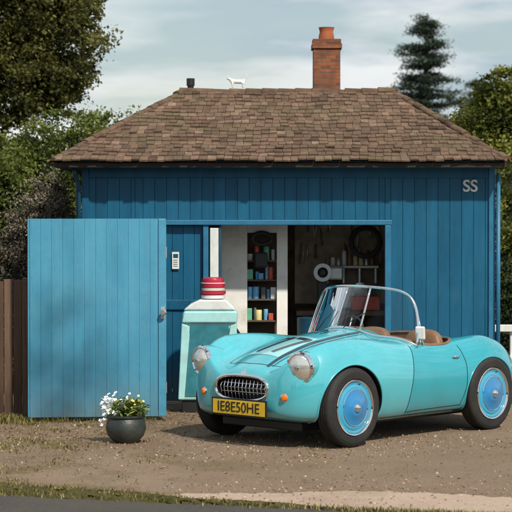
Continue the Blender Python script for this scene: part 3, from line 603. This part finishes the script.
def conifer(name,x,y,H,spread,n,seed,f0=.3):
    random.seed(seed); e=empty(name,(x,y,0)); tube('trunk',[(0,0,0),(.1,0,H*.4),(0,0,H*.75),(.05,0,H)],.2,M_bark,e,rs=[.26,.18,.09,.02],n=8)
    P=[];Tn=[]
    for i in range(n):
        f=f0+(1-f0)*random.random(); z=H*f; prof=(1-f)**.65
        Lb=spread*prof*random.choice([.45,.8,1.0,1.15,1.3])+.10; a=random.uniform(0,6.28); d=np.array([math.cos(a),math.sin(a),0])
        z0=np.array([0,0,z]); end=z0+d*Lb+np.array([0,0,Lb*random.uniform(-.12,.22)])
        tube('branch_%d'%i,[tuple(z0),tuple((z0+end)/2+np.array([0,0,-.05*Lb])),tuple(end)],.02,M_bark,e,rs=[.035,.022,.01],n=5)
        for k in range(int(4+Lb*9)):
            u=random.uniform(.15,1.08); p=z0*(1-u)+end*u; m=26
            q=rng.normal(size=(m,3))*np.array([.13,.13,.055]); q[:,2]-=.04; P.append(p+q); Tn.append(np.clip(.45+.25*random.gauss(0,1)+rng.normal(0,.12,m),0,1))
    leaves('foliage',np.concatenate(P),.11,ML_dark,e,up=.3,asp=.3,tone=np.concatenate(Tn))
conifer('pine_tree',5.35,60,8.35,2.0,150,3)
conifer('pine_tree',9.2,80,7.9,1.2,60,5)
conifer('pine_tree',13.0,95,9.6,2.4,80,6)
bel=[]
random.seed(11)
for i in range(34):
    x=-34+i*2.1+random.uniform(-.6,.6); hh=random.uniform(2.4,3.6)+(1.6 if x>6 else 0)+(1.0 if x<-8 else 0); bel.append(((x,random.uniform(66,76),hh*.45),(random.uniform(1.4,2.2),1.5,hh*.75)))
hedge('distant_treeline',bel,2000,50,.2,ML_green,cr=.25,k0=.8)
bel=[]
for i in range(22):
    x=-40+i*3.8+random.uniform(-1,1); hh=random.uniform(3.5,7); bel.append(((x,random.uniform(-24,-18),hh*.42),(random.uniform(2.2,3.4),2.2,hh*.62)))
hedge('reflection_treeline',bel,900,30,.5,ML_green,cr=.25,k0=.85)  # unseen trees added behind the camera for dark reflections in the car paint

# ---------------------------------------------------------------- car
CAR=empty('vintage_roadster',(.25,15.9,0),math.radians(46.6))
ST=np.array([
(-.545,.10,.41,.47,.475,.49),(-.535,.28,.34,.535,.54,.555),(-.51,.46,.27,.61,.585,.61),(-.465,.58,.235,.70,.615,.645),(-.39,.665,.215,.765,.635,.685),
(-.28,.72,.20,.82,.665,.735),(-.10,.76,.19,.865,.71,.79),(.1,.775,.18,.875,.75,.84),(.35,.77,.17,.865,.785,.88),(.6,.75,.16,.835,.82,.905),(.85,.735,.16,.81,.84,.915),
(1.1,.73,.16,.795,.83,.87),(1.4,.735,.16,.79,.81,.84),(1.65,.755,.17,.81,.80,.84),(1.87,.77,.18,.83,.78,.82),(2.1,.75,.20,.79,.74,.765),(2.3,.68,.24,.70,.68,.69),(2.45,.55,.30,.60,.60,.61),(2.52,.35,.36,.53,.53,.54),(2.55,.1,.42,.47,.475,.48)])
def pchip(x,y,xq):
    h=np.diff(x); d=np.diff(y)/h; m=np.zeros(len(x)); m[0]=d[0]; m[-1]=d[-1]
    for i in range(1,len(x)-1):
        if d[i-1]*d[i]<=0: m[i]=0
        else:
            w1=2*h[i]+h[i-1]; w2=h[i]+2*h[i-1]; m[i]=(w1+w2)/(w1/d[i-1]+w2/d[i])
    k=np.clip(np.searchsorted(x,xq)-1,0,len(x)-2); t=(xq-x[k])/h[k]
    return (2*t**3-3*t**2+1)*y[k]+(t**3-2*t**2+t)*h[k]*m[k]+(-2*t**3+3*t**2)*y[k+1]+(t**3-t**2)*h[k]*m[k+1]
AQ=np.concatenate([np.linspace(-.545,-.48,12)[:-1],np.linspace(-.48,-.1,18)[:-1],np.linspace(-.1,2.3,70)[:-1],np.linspace(2.3,2.55,16)])
cols_=[pchip(ST[:,0],ST[:,k],AQ) for k in range(1,6)]
V=[];F=[];NP=None
for i,a in enumerate(AQ):
    w_,zb,zf,zv,zc=[c_[i] for c_ in cols_]; H_=zf-zb
    cp=[(0,zb),(.4*w_,zb),(.78*w_,zb+.005),(.95*w_,zb+.10*H_),(w_,zb+.40*H_),(.985*w_,zb+.66*H_),(.90*w_,zb+.90*H_),(.76*w_,zf),(.58*w_,zv+.30*max(0,zf-zv)),(.43*w_,zv+.15*(zc-zv)),(.22*w_,zv*.2+zc*.8),(0,zc)]
    c2=[(-cp[1][0],cp[1][1])]+cp+[(-cp[-2][0],cp[-2][1])]
    prof=[]
    for k in range(1,len(c2)-2):
        p0,p1,p2,p3=[np.array(c2[k+q]) for q in (-1,0,1,2)]
        for t in np.linspace(0,1,6,endpoint=False):
            prof.append(.5*((2*p1)+(-p0+p2)*t+(2*p0-5*p1+4*p2-p3)*t*t+(-p0+3*p1-3*p2+p3)*t**3))
    prof.append(np.array(cp[-1]))
    full=[(y,z) for y,z in prof]+[(-y,z) for y,z in prof[-2:0:-1]]
    NP=len(full); V+=[(a,y,z) for y,z in full]
for i in range(len(AQ)-1):
    for k in range(NP): F.append((i*NP+k,(i+1)*NP+k,(i+1)*NP+(k+1)%NP,i*NP+(k+1)%NP))
F.append(tuple(range(NP))); F.append(tuple((len(AQ)-1)*NP+k for k in range(NP))[::-1])
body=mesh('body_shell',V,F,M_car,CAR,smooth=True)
bm=bmesh.new(); bm.from_mesh(body.data); bmesh.ops.recalc_face_normals(bm,faces=bm.faces)
for _ in range(5): bmesh.ops.smooth_vert(bm,verts=bm.verts,factor=.4,use_axis_x=True,use_axis_y=True,use_axis_z=True)
bm.to_mesh(body.data)
bvh=BVHTree.FromBMesh(bm); bm.free()
def topz(a,y,dz=.004):
    h=bvh.ray_cast(Vector((a,y,2)),Vector((0,0,-1))); return (h[0]+h[1]*dz) if h[0] else Vector((a,y,.5))
def sidep(a,z,sgn,d=.003):
    h=bvh.ray_cast(Vector((a,sgn*2,z)),Vector((0,-sgn,0))); return (h[0]+h[1]*d) if h[0] else Vector((a,sgn*.7,z))
def frontp(y,z,d=.003):
    h=bvh.ray_cast(Vector((-2,y,z)),Vector((1,0,0))); return (h[0]+h[1]*d) if h[0] else Vector((-.5,y,z))
cuts=[]
def cutter(V,F,mat):
    me=bpy.data.meshes.new('cut'); me.from_pydata([tuple(v) for v in V],[],F); me.materials.append(mat)
    b=bmesh.new(); b.from_mesh(me); bmesh.ops.recalc_face_normals(b,faces=b.faces); b.to_mesh(me); b.free()
    o=bpy.data.objects.new('cut',me); COL.objects.link(o); o.parent=CAR; cuts.append(o)
    m=body.modifiers.new('c','BOOLEAN'); m.operation='DIFFERENCE'; m.solver='EXACT'; m.object=o
    try: m.material_mode='TRANSFER'
    except Exception: pass
def prismcut(loop,ax,lo,hi,mat):
    n=len(loop)
    def P(u,v,wv):
        return (u,wv,v) if ax=='y' else ((u,v,wv) if ax=='z' else (wv,u,v))
    V=[P(u,v,lo) for u,v in loop]+[P(u,v,hi) for u,v in loop]
    cutter(V,[tuple(range(n)),tuple(range(n,2*n))]+[(i,(i+1)%n,(i+1)%n+n,i+n) for i in range(n)],mat)
ARCH=((0,.335,.335),(1.87,.34,.30))
for a0,rr,zc_ in ARCH:
    for sg in (1,-1):
        lo,hi=sorted((sg*.48,sg*.95)); prismcut([(a0+rr*1.03*math.cos(t),zc_+rr*math.sin(t)) for t in np.linspace(0,2*math.pi,56,endpoint=False)],'y',lo,hi,M_black)
def sup(t,a,b,e): c,s_=math.cos(t),math.sin(t); return (a*math.copysign(abs(c)**(2/e),c),b*math.copysign(abs(s_)**(2/e),s_))
prismcut([(1.27+sup(t,.37,.60,3.2)[0],sup(t,.37,.60,3.2)[1]) for t in np.linspace(0,2*math.pi,60,endpoint=False)],'z',.35,1.3,M_tan)
GR=[sup(t,.285,.098,2.8) for t in np.linspace(0,2*math.pi,48,endpoint=False)]
prismcut([(u,.475+v) for u,v in GR],'x',-1,-.36,M_black)
dg=bpy.context.evaluated_depsgraph_get(); dg.update(); me=bpy.data.meshes.new_from_object(body.evaluated_get(dg)); body.modifiers.clear(); body.data=me
for o in cuts: bpy.data.objects.remove(o)
for p in me.polygons: p.use_smooth=True
m=body.modifiers.new('es','EDGE_SPLIT'); m.split_angle=math.radians(38)
for a0,rr,zc_ in ARCH:
    for sg in (1,-1):
        pp=[]
        for t in np.linspace(-.45,math.pi+.45,54):
            z_=zc_+rr*1.015*math.sin(t)
            if z_<.19: continue
            pp.append(sidep(a0+rr*1.045*math.cos(t),z_,sg,.0))
        tube('arch_lip',pp,.009,M_car,CAR,n=8)
gp=[]
for u,v in GR: gp.append(frontp(u*1.02,.475+v*1.03,.004))
tube('grille_surround',gp,.015,M_chrome,CAR,closed=True)
for i in range(13):
    y=-.25+i*.5/12; hh=.098*(1-(abs(y)/.285)**2.8)**(1/2.8)-.004
    x0=frontp(y,.475,0).x
    tube('grille_bar_%d'%i,[(x0+.03,y,.475-hh),(x0+.012,y,.475),(x0+.035,y,.475+hh)],.0055,M_chrome,CAR,n=6)
for zz in (.44,.475,.51): tube('grille_crossbar',[(frontp(y,zz,0).x+.024,y,zz) for y in np.linspace(-.25,.25,12)],.0035,M_chrome,CAR,n=6)
TF=Matrix(((0,0,-1,0),(-1,0,0,0),(0,1,0,0),(0,0,0,1)))
px=-.585
box('plate_backing',px,px+.012,-.325,.295,.245,.39,M_black,CAR,.004); box('plate_yellow',px-.004,px-.0005,-.308,.278,.260,.375,M_yel,CAR,.002)
text('plate_text','IE8E50HE',.118,M_black,Matrix.Translation((px-.006,-.014,.316))@TF,CAR,ext=.0015,sx=1.02,bold=0)
for y in (-.2,.2): tube('plate_bracket',[(px+.01,y,.3),(-.42,y,.3)],.01,M_black,CAR)
for sg in (-1,1):
    R_=Matrix.Translation((-.395,sg*.55,.665))@Matrix.Rotation(math.radians(-sg*8),4,'Z')@Matrix.Rotation(math.radians(-92),4,'Y')
    lathe('headlamp_bucket',[(.05,-.24),(.10,-.17),(.122,-.08),(.127,-.0),(.126,.03),(.11,.035)],M_car,CAR,mtx=R_)
    lathe('headlamp_rim',[(.120,.03),(.131,.032),(.129,.052),(.114,.062),(.105,.052)],M_chrome,CAR,mtx=R_,caps=False)
    lathe('headlamp_lens',[(.112,.042),(.108,.052),(.088,.070),(.05,.083),(.02,.088),(.0,.089)],M_lamp,CAR,mtx=R_)
    lathe('headlamp_bulb_shield',[(.022,.087),(.020,.095),(0,.097)],M_chrome,CAR,mtx=R_,n=20)
    q=frontp(sg*.45,.42,0)
    R2=Matrix.Translation(q+Vector((.01,0,0)))@Matrix.Rotation(math.radians(-sg*25),4,'Z')@Matrix.Rotation(math.radians(-90),4,'Y')
    lathe('indicator_rim',[(.034,-.02),(.036,.010),(.028,.016)],M_chrome,CAR,n=24,mtx=R2); lathe('indicator',[(.029,.01),(.028,.022),(.02,.032),(.0,.036)],M_orange,CAR,n=24,mtx=R2)
for a0,rr in ((0,.325),(1.87,.32)):
    for sg in (-1,1):
        Mx=Matrix.Translation((a0,sg*.6885,rr))@Matrix.Rotation(math.radians(-sg*90),4,'X')
        W=lambda nme,pr,mt,cp_=True: lathe(nme,pr,mt,CAR,n=64,mtx=Mx,caps=cp_)
        W('tyre',[(.225,-.07),(.25,-.078),(.29,-.078),(.312,-.066),(rr,-.05),(rr,-.03),(rr-.006,-.028),(rr-.006,-.022),(rr,-.02),(rr,-.003),(rr-.006,-.001),(rr-.006,.005),(rr,.007),(rr,.022),(rr-.006,.024),(rr-.006,.03),(rr,.032),(rr,.05),(.314,.064),(.30,.072),(.292,.073),(.289,.076),(.26,.078),(.235,.076),(.228,.06),(.22,.05)],M_tyre,False)
        W('inner_rim',[(.226,-.07),(.226,.04)],M_black)
        W('rim_ring',[(.214,.05),(.222,.066),(.229,.076),(.225,.081),(.216,.079),(.209,.068),(.205,.055)],M_chrome,False)
        W('wheel_disc',[(.210,.045),(.209,.064),(.204,.068),(.188,.066),(.180,.072),(.165,.076),(.15,.074)],M_hub2)
        W('disc_centre',[(.150,.070),(.148,.078),(.14,.080),(.085,.082),(.075,.090),(.05,.094),(.0,.095)],M_hub)
        W('disc_ring',[(.150,.072),(.152,.079),(.149,.081),(.146,.079)],M_chrome,False)
        W('hub_nut',[(.034,.085),(.032,.105),(.025,.113),(.014,.124),(0,.126)],M_chrome)
        lathe('valve',[(.004,.06),(.004,.085),(0,.086)],M_black,CAR,n=8,mtx=Mx@Matrix.Translation((.05,.188,0)))
for sg in (0,1.87): tube('axle',[(sg,-.62,.32),(sg,.62,.32)],.03,M_black,CAR)
def strip(name,pts,wd,mat,proj,step=.02):
    P=[]
    for i in range(len(pts)-1):
        a=Vector(pts[i]);b=Vector(pts[i+1]); n=max(2,int((b-a).length/step))
        for k in range(n): P.append(a.lerp(b,k/n))
    P.append(Vector(pts[-1])); V=[];F=[]; nw=max(2,int(wd/.015)+2)
    for i,p in enumerate(P):
        t=(P[min(i+1,len(P)-1)]-P[max(i-1,0)]).normalized(); nn=Vector((-t.y,t.x))
        for k in range(nw):
            u=p+nn*wd*(k/(nw-1)-.5); V.append(proj(u.x,u.y))
    for i in range(len(P)-1):
        for k in range(nw-1): F.append((i*nw+k,i*nw+k+1,(i+1)*nw+k+1,(i+1)*nw+k))
    return mesh(name,V,F,mat,CAR,smooth=True)
T_=lambda d:(lambda x,y:topz(x,y,d))
for y in (-.205,.205): strip('bonnet_stripe',[(-.42,y*.9),(.70,y)],.028,M_decalb,T_(.004))
for y in (-.245,.245): strip('bonnet_pinstripe',[(-.40,y*.9),(.70,y)],.007,M_decalb,T_(.004))
strip('number_panel',[(-.28,0),(.22,0)],.34,M_decal,T_(.003))
for y in (-.06,0,.06): strip('bonnet_vent',[(.36,y),(.60,y)],.018,M_decalb,T_(.004))
def num7(y0):
    strip('number_bar',[(.14,y0+.07),(.14,y0-.075)],.055,M_decalb,T_(.006)); strip('number_leg',[(.14,y0-.06),(-.22,y0+.03)],.042,M_decalb,T_(.0055))
num7(.09); num7(-.08)
lathe('nose_badge',[(.025,0),(.025,.004),(0,.007)],M_chrome,CAR,n=20,mtx=Matrix.Translation(frontp(0,.60,-.002))@Matrix.Rotation(math.radians(-60),4,'Y'))
strip('bonnet_shut_front',[(-.36,-.3),(-.41,-.15),(-.425,0),(-.41,.15),(-.36,.3)],.005,M_black,T_(.002))
for y in (-.32,.32): strip('bonnet_shut_side',[(-.36,y*.94),(0,y*1.08),(.4,y*1.2),(.72,y*1.3)],.005,M_black,T_(.002))
strip('bonnet_shut_rear',[(.70,-.42),(.735,0),(.70,.42)],.005,M_black,T_(.002))
for sg in (-1,1):
    Sd=lambda x,z,sg=sg:sidep(x,z,sg,.002)
    strip('door_shut_front',[(.865,.785),(.84,.72),(.78,.50),(.71,.24)],.007,M_black,Sd); strip('door_shut_rear',[(1.50,.755),(1.53,.6),(1.52,.4),(1.46,.25)],.006,M_black,Sd)
    strip('sill_line',[(.70,.235),(1.47,.245)],.005,M_black,Sd)
    strip('sill_trim',[(.38,.20),(1.5,.20)],.014,M_decalb,lambda x,z,sg=sg:sidep(x,z,sg,.006))
    q=sidep(1.42,.66,sg,.012); tube('door_handle',[q+Vector((-.05,0,0)),q+Vector((0,sg*.012,0)),q+Vector((.04,0,0))],.007,M_chrome,CAR)
q=topz(1.02,-.62,0)
tube('mirror_stalk',[q,q+Vector((0,-.005,.06))],.007,M_chrome,CAR)
o=box('mirror_shell',-.014,.014,-.042,.042,0,.115,M_white,CAR,.012); o.location=q+Vector((0,-.005,.058)); o.rotation_euler=(0,math.radians(-8),math.radians(25))
rimp=[]
for t in np.linspace(0,2*math.pi,64,endpoint=False):
    u,v=sup(t,.375,.605,3.2); rimp.append(topz(1.27+u,v,.0))
tube('cockpit_rim',rimp,.013,M_tan,CAR,closed=True)
def cush(nme,x0,x1,hw,z0,z1,mat,tilt=0,sg=1):
    bm=bmesh.new(); bmesh.ops.create_cube(bm,size=1); bmesh.ops.subdivide_edges(bm,edges=bm.edges,cuts=4,use_grid_fill=True)
    for v in bm.verts:
        p=v.co*2; L_=(abs(p.x)**4+abs(p.y)**4+abs(p.z)**4)**.25; p=p/max(L_,1e-6)*max(abs(p.x),abs(p.y),abs(p.z))
        z=(z0+z1)/2+p.z*(z1-z0)/2; k_=1-.25*max(0,p.z)*(z1>.8)
        v.co=Vector(((x0+x1)/2+p.x*(x1-x0)/2+tilt*(z-z0),sg*.29+p.y*hw*k_,z))
    me=bpy.data.meshes.new(nme); bm.to_mesh(me); bm.free(); me.materials.append(mat)
    for p in me.polygons: p.use_smooth=True
    o=bpy.data.objects.new(nme,me); link(o,CAR); sb=o.modifiers.new('s','SUBSURF'); sb.levels=sb.render_levels=1
for sg in (-1,1):
    cush('seat_cushion',1.08,1.45,.23,.40,.56,M_tan,0,sg); cush('seat_back',1.38,1.50,.235,.50,.885,M_tan,.15,sg)
box('dashboard',.93,.96,-.52,.52,.62,.82,M_tan,CAR,.01)
sw=Matrix.Translation((1.12,.28,.83))@Matrix.Rotation(math.radians(-68),4,'Y')
tube('steering_wheel',[sw@Vector((.17*math.cos(t),.17*math.sin(t),0)) for t in np.linspace(0,2*math.pi,32,endpoint=False)],.011,M_black,CAR,closed=True)
for k in range(3): tube('wheel_spoke',[sw@Vector((0,0,0)),sw@Vector((.17*math.cos(k*2.09),.17*math.sin(k*2.09),0))],.007,M_steel,CAR)
tube('steering_column',[sw@Vector((0,0,0)),(.95,.28,.72)],.015,M_black,CAR)
def ws(u,v):
    y=.63*u; a=.71+.25*abs(u)**2.2; b=topz(a,y,.0); top_=1.272-.05*u*u
    hgt=(top_-b.z)*v; return Vector((a+.17*v,y*(1-.08*v),b.z+hgt))
def vmax(u): return max(0.0,(1-abs(u)**9))**.48
top=[];us=[math.sin(t) for t in np.linspace(-math.pi/2,math.pi/2,61)]
for u in us: top.append(ws(u,vmax(u)))
tube('windscreen_frame_top',top,.012,M_chrome,CAR); tube('windscreen_frame_base',[ws(u,.01)+Vector((0,0,.006)) for u in us],.012,M_chrome,CAR)
V=[];F=[]
for u in us:
    for k in range(9): V.append(ws(u,vmax(u)*k/8))
for i in range(len(us)-1):
    for k in range(8): F.append((i*9+k,(i+1)*9+k,(i+1)*9+k+1,i*9+k+1))
mesh('windscreen_glass',V,F,M_glass,CAR,smooth=True)
for u in (0.12,-.30): tube('windscreen_pillar',[ws(u,v) for v in np.linspace(0,vmax(u),6)],.009,M_chrome,CAR)
for sg in (-1,1): tube('windscreen_stay',[ws(sg*.97,.55),ws(sg*.97,.0)+Vector((.14,0,-.01))],.007,M_chrome,CAR)
for u in (.45,-.1):
    b=ws(u,0)+Vector((-.05,0,.012)); e=ws(u-.25,.45)+Vector((-.02,0,.0)); tube('wiper_arm',[b,b.lerp(e,.5)+Vector((-.01,0,.01)),e],.004,M_black,CAR,n=6)
lathe('filler_cap',[(.045,0),(.045,.02),(.035,.03),(0,.032)],M_chrome,CAR,n=24,mtx=Matrix.Translation(topz(2.05,-.35,0)))
for sg in (-1,1):
    h_=bvh.ray_cast(Vector((4,sg*.45,.55)),Vector((-1,0,0)))[0]
    if h_: lathe('tail_lamp',[(.035,-.01),(.035,.02),(.02,.035),(0,.04)],M_red,CAR,n=20,mtx=Matrix.Translation(h_)@Matrix.Rotation(math.radians(90),4,'Y'))
box('chassis',-.3,2.2,-.45,.45,.13,.20,M_black,CAR,.01)

# ---------------------------------------------------------------- cat on ridge
CT=empty('cat_figurine',(-.20,20.9,3.305),0); CT.scale=(.34,.34,.34)
vs=[(-.18,0,.20),(0,0,.19),(.16,0,.20),(-.25,0,.27),(-.31,0,.30),(-.36,0,.285),(-.17,-.045,.1),(-.18,-.045,0),(-.17,.045,.1),(-.16,.045,0),(.18,-.045,.12),(.155,-.045,.06),(.19,-.045,0),(.18,.045,.12),(.15,.045,.06),(.18,.045,0),(.24,0,.26),(.30,0,.36),(.27,0,.44)]
ed=[(1,0),(1,2),(0,3),(3,4),(4,5),(0,6),(6,7),(0,8),(8,9),(2,10),(10,11),(11,12),(2,13),(13,14),(14,15),(2,16),(16,17),(17,18)]
rd=[.07,.075,.07,.045,.055,.025,.03,.022,.03,.022,.035,.022,.022,.035,.022,.022,.022,.018,.014]
me=bpy.data.meshes.new('cat_body'); me.from_pydata(vs,ed,[]); o=bpy.data.objects.new('cat_body',me); link(o,CT)
o.modifiers.new('sk','SKIN'); sk=me.skin_vertices[0].data
for i,r_ in enumerate(rd): sk[i].radius=(r_,r_)
sk[1].use_root=True
sb=o.modifiers.new('ss','SUBSURF'); sb.levels=sb.render_levels=2
me.materials.append(M_white)
for sg in (-1,1): lathe('ear',[(.02,0),(.012,.03),(.001,.05)],M_white,CT,n=8,mtx=Matrix.Translation((-.305,sg*.03,.34)))
print('DONE')
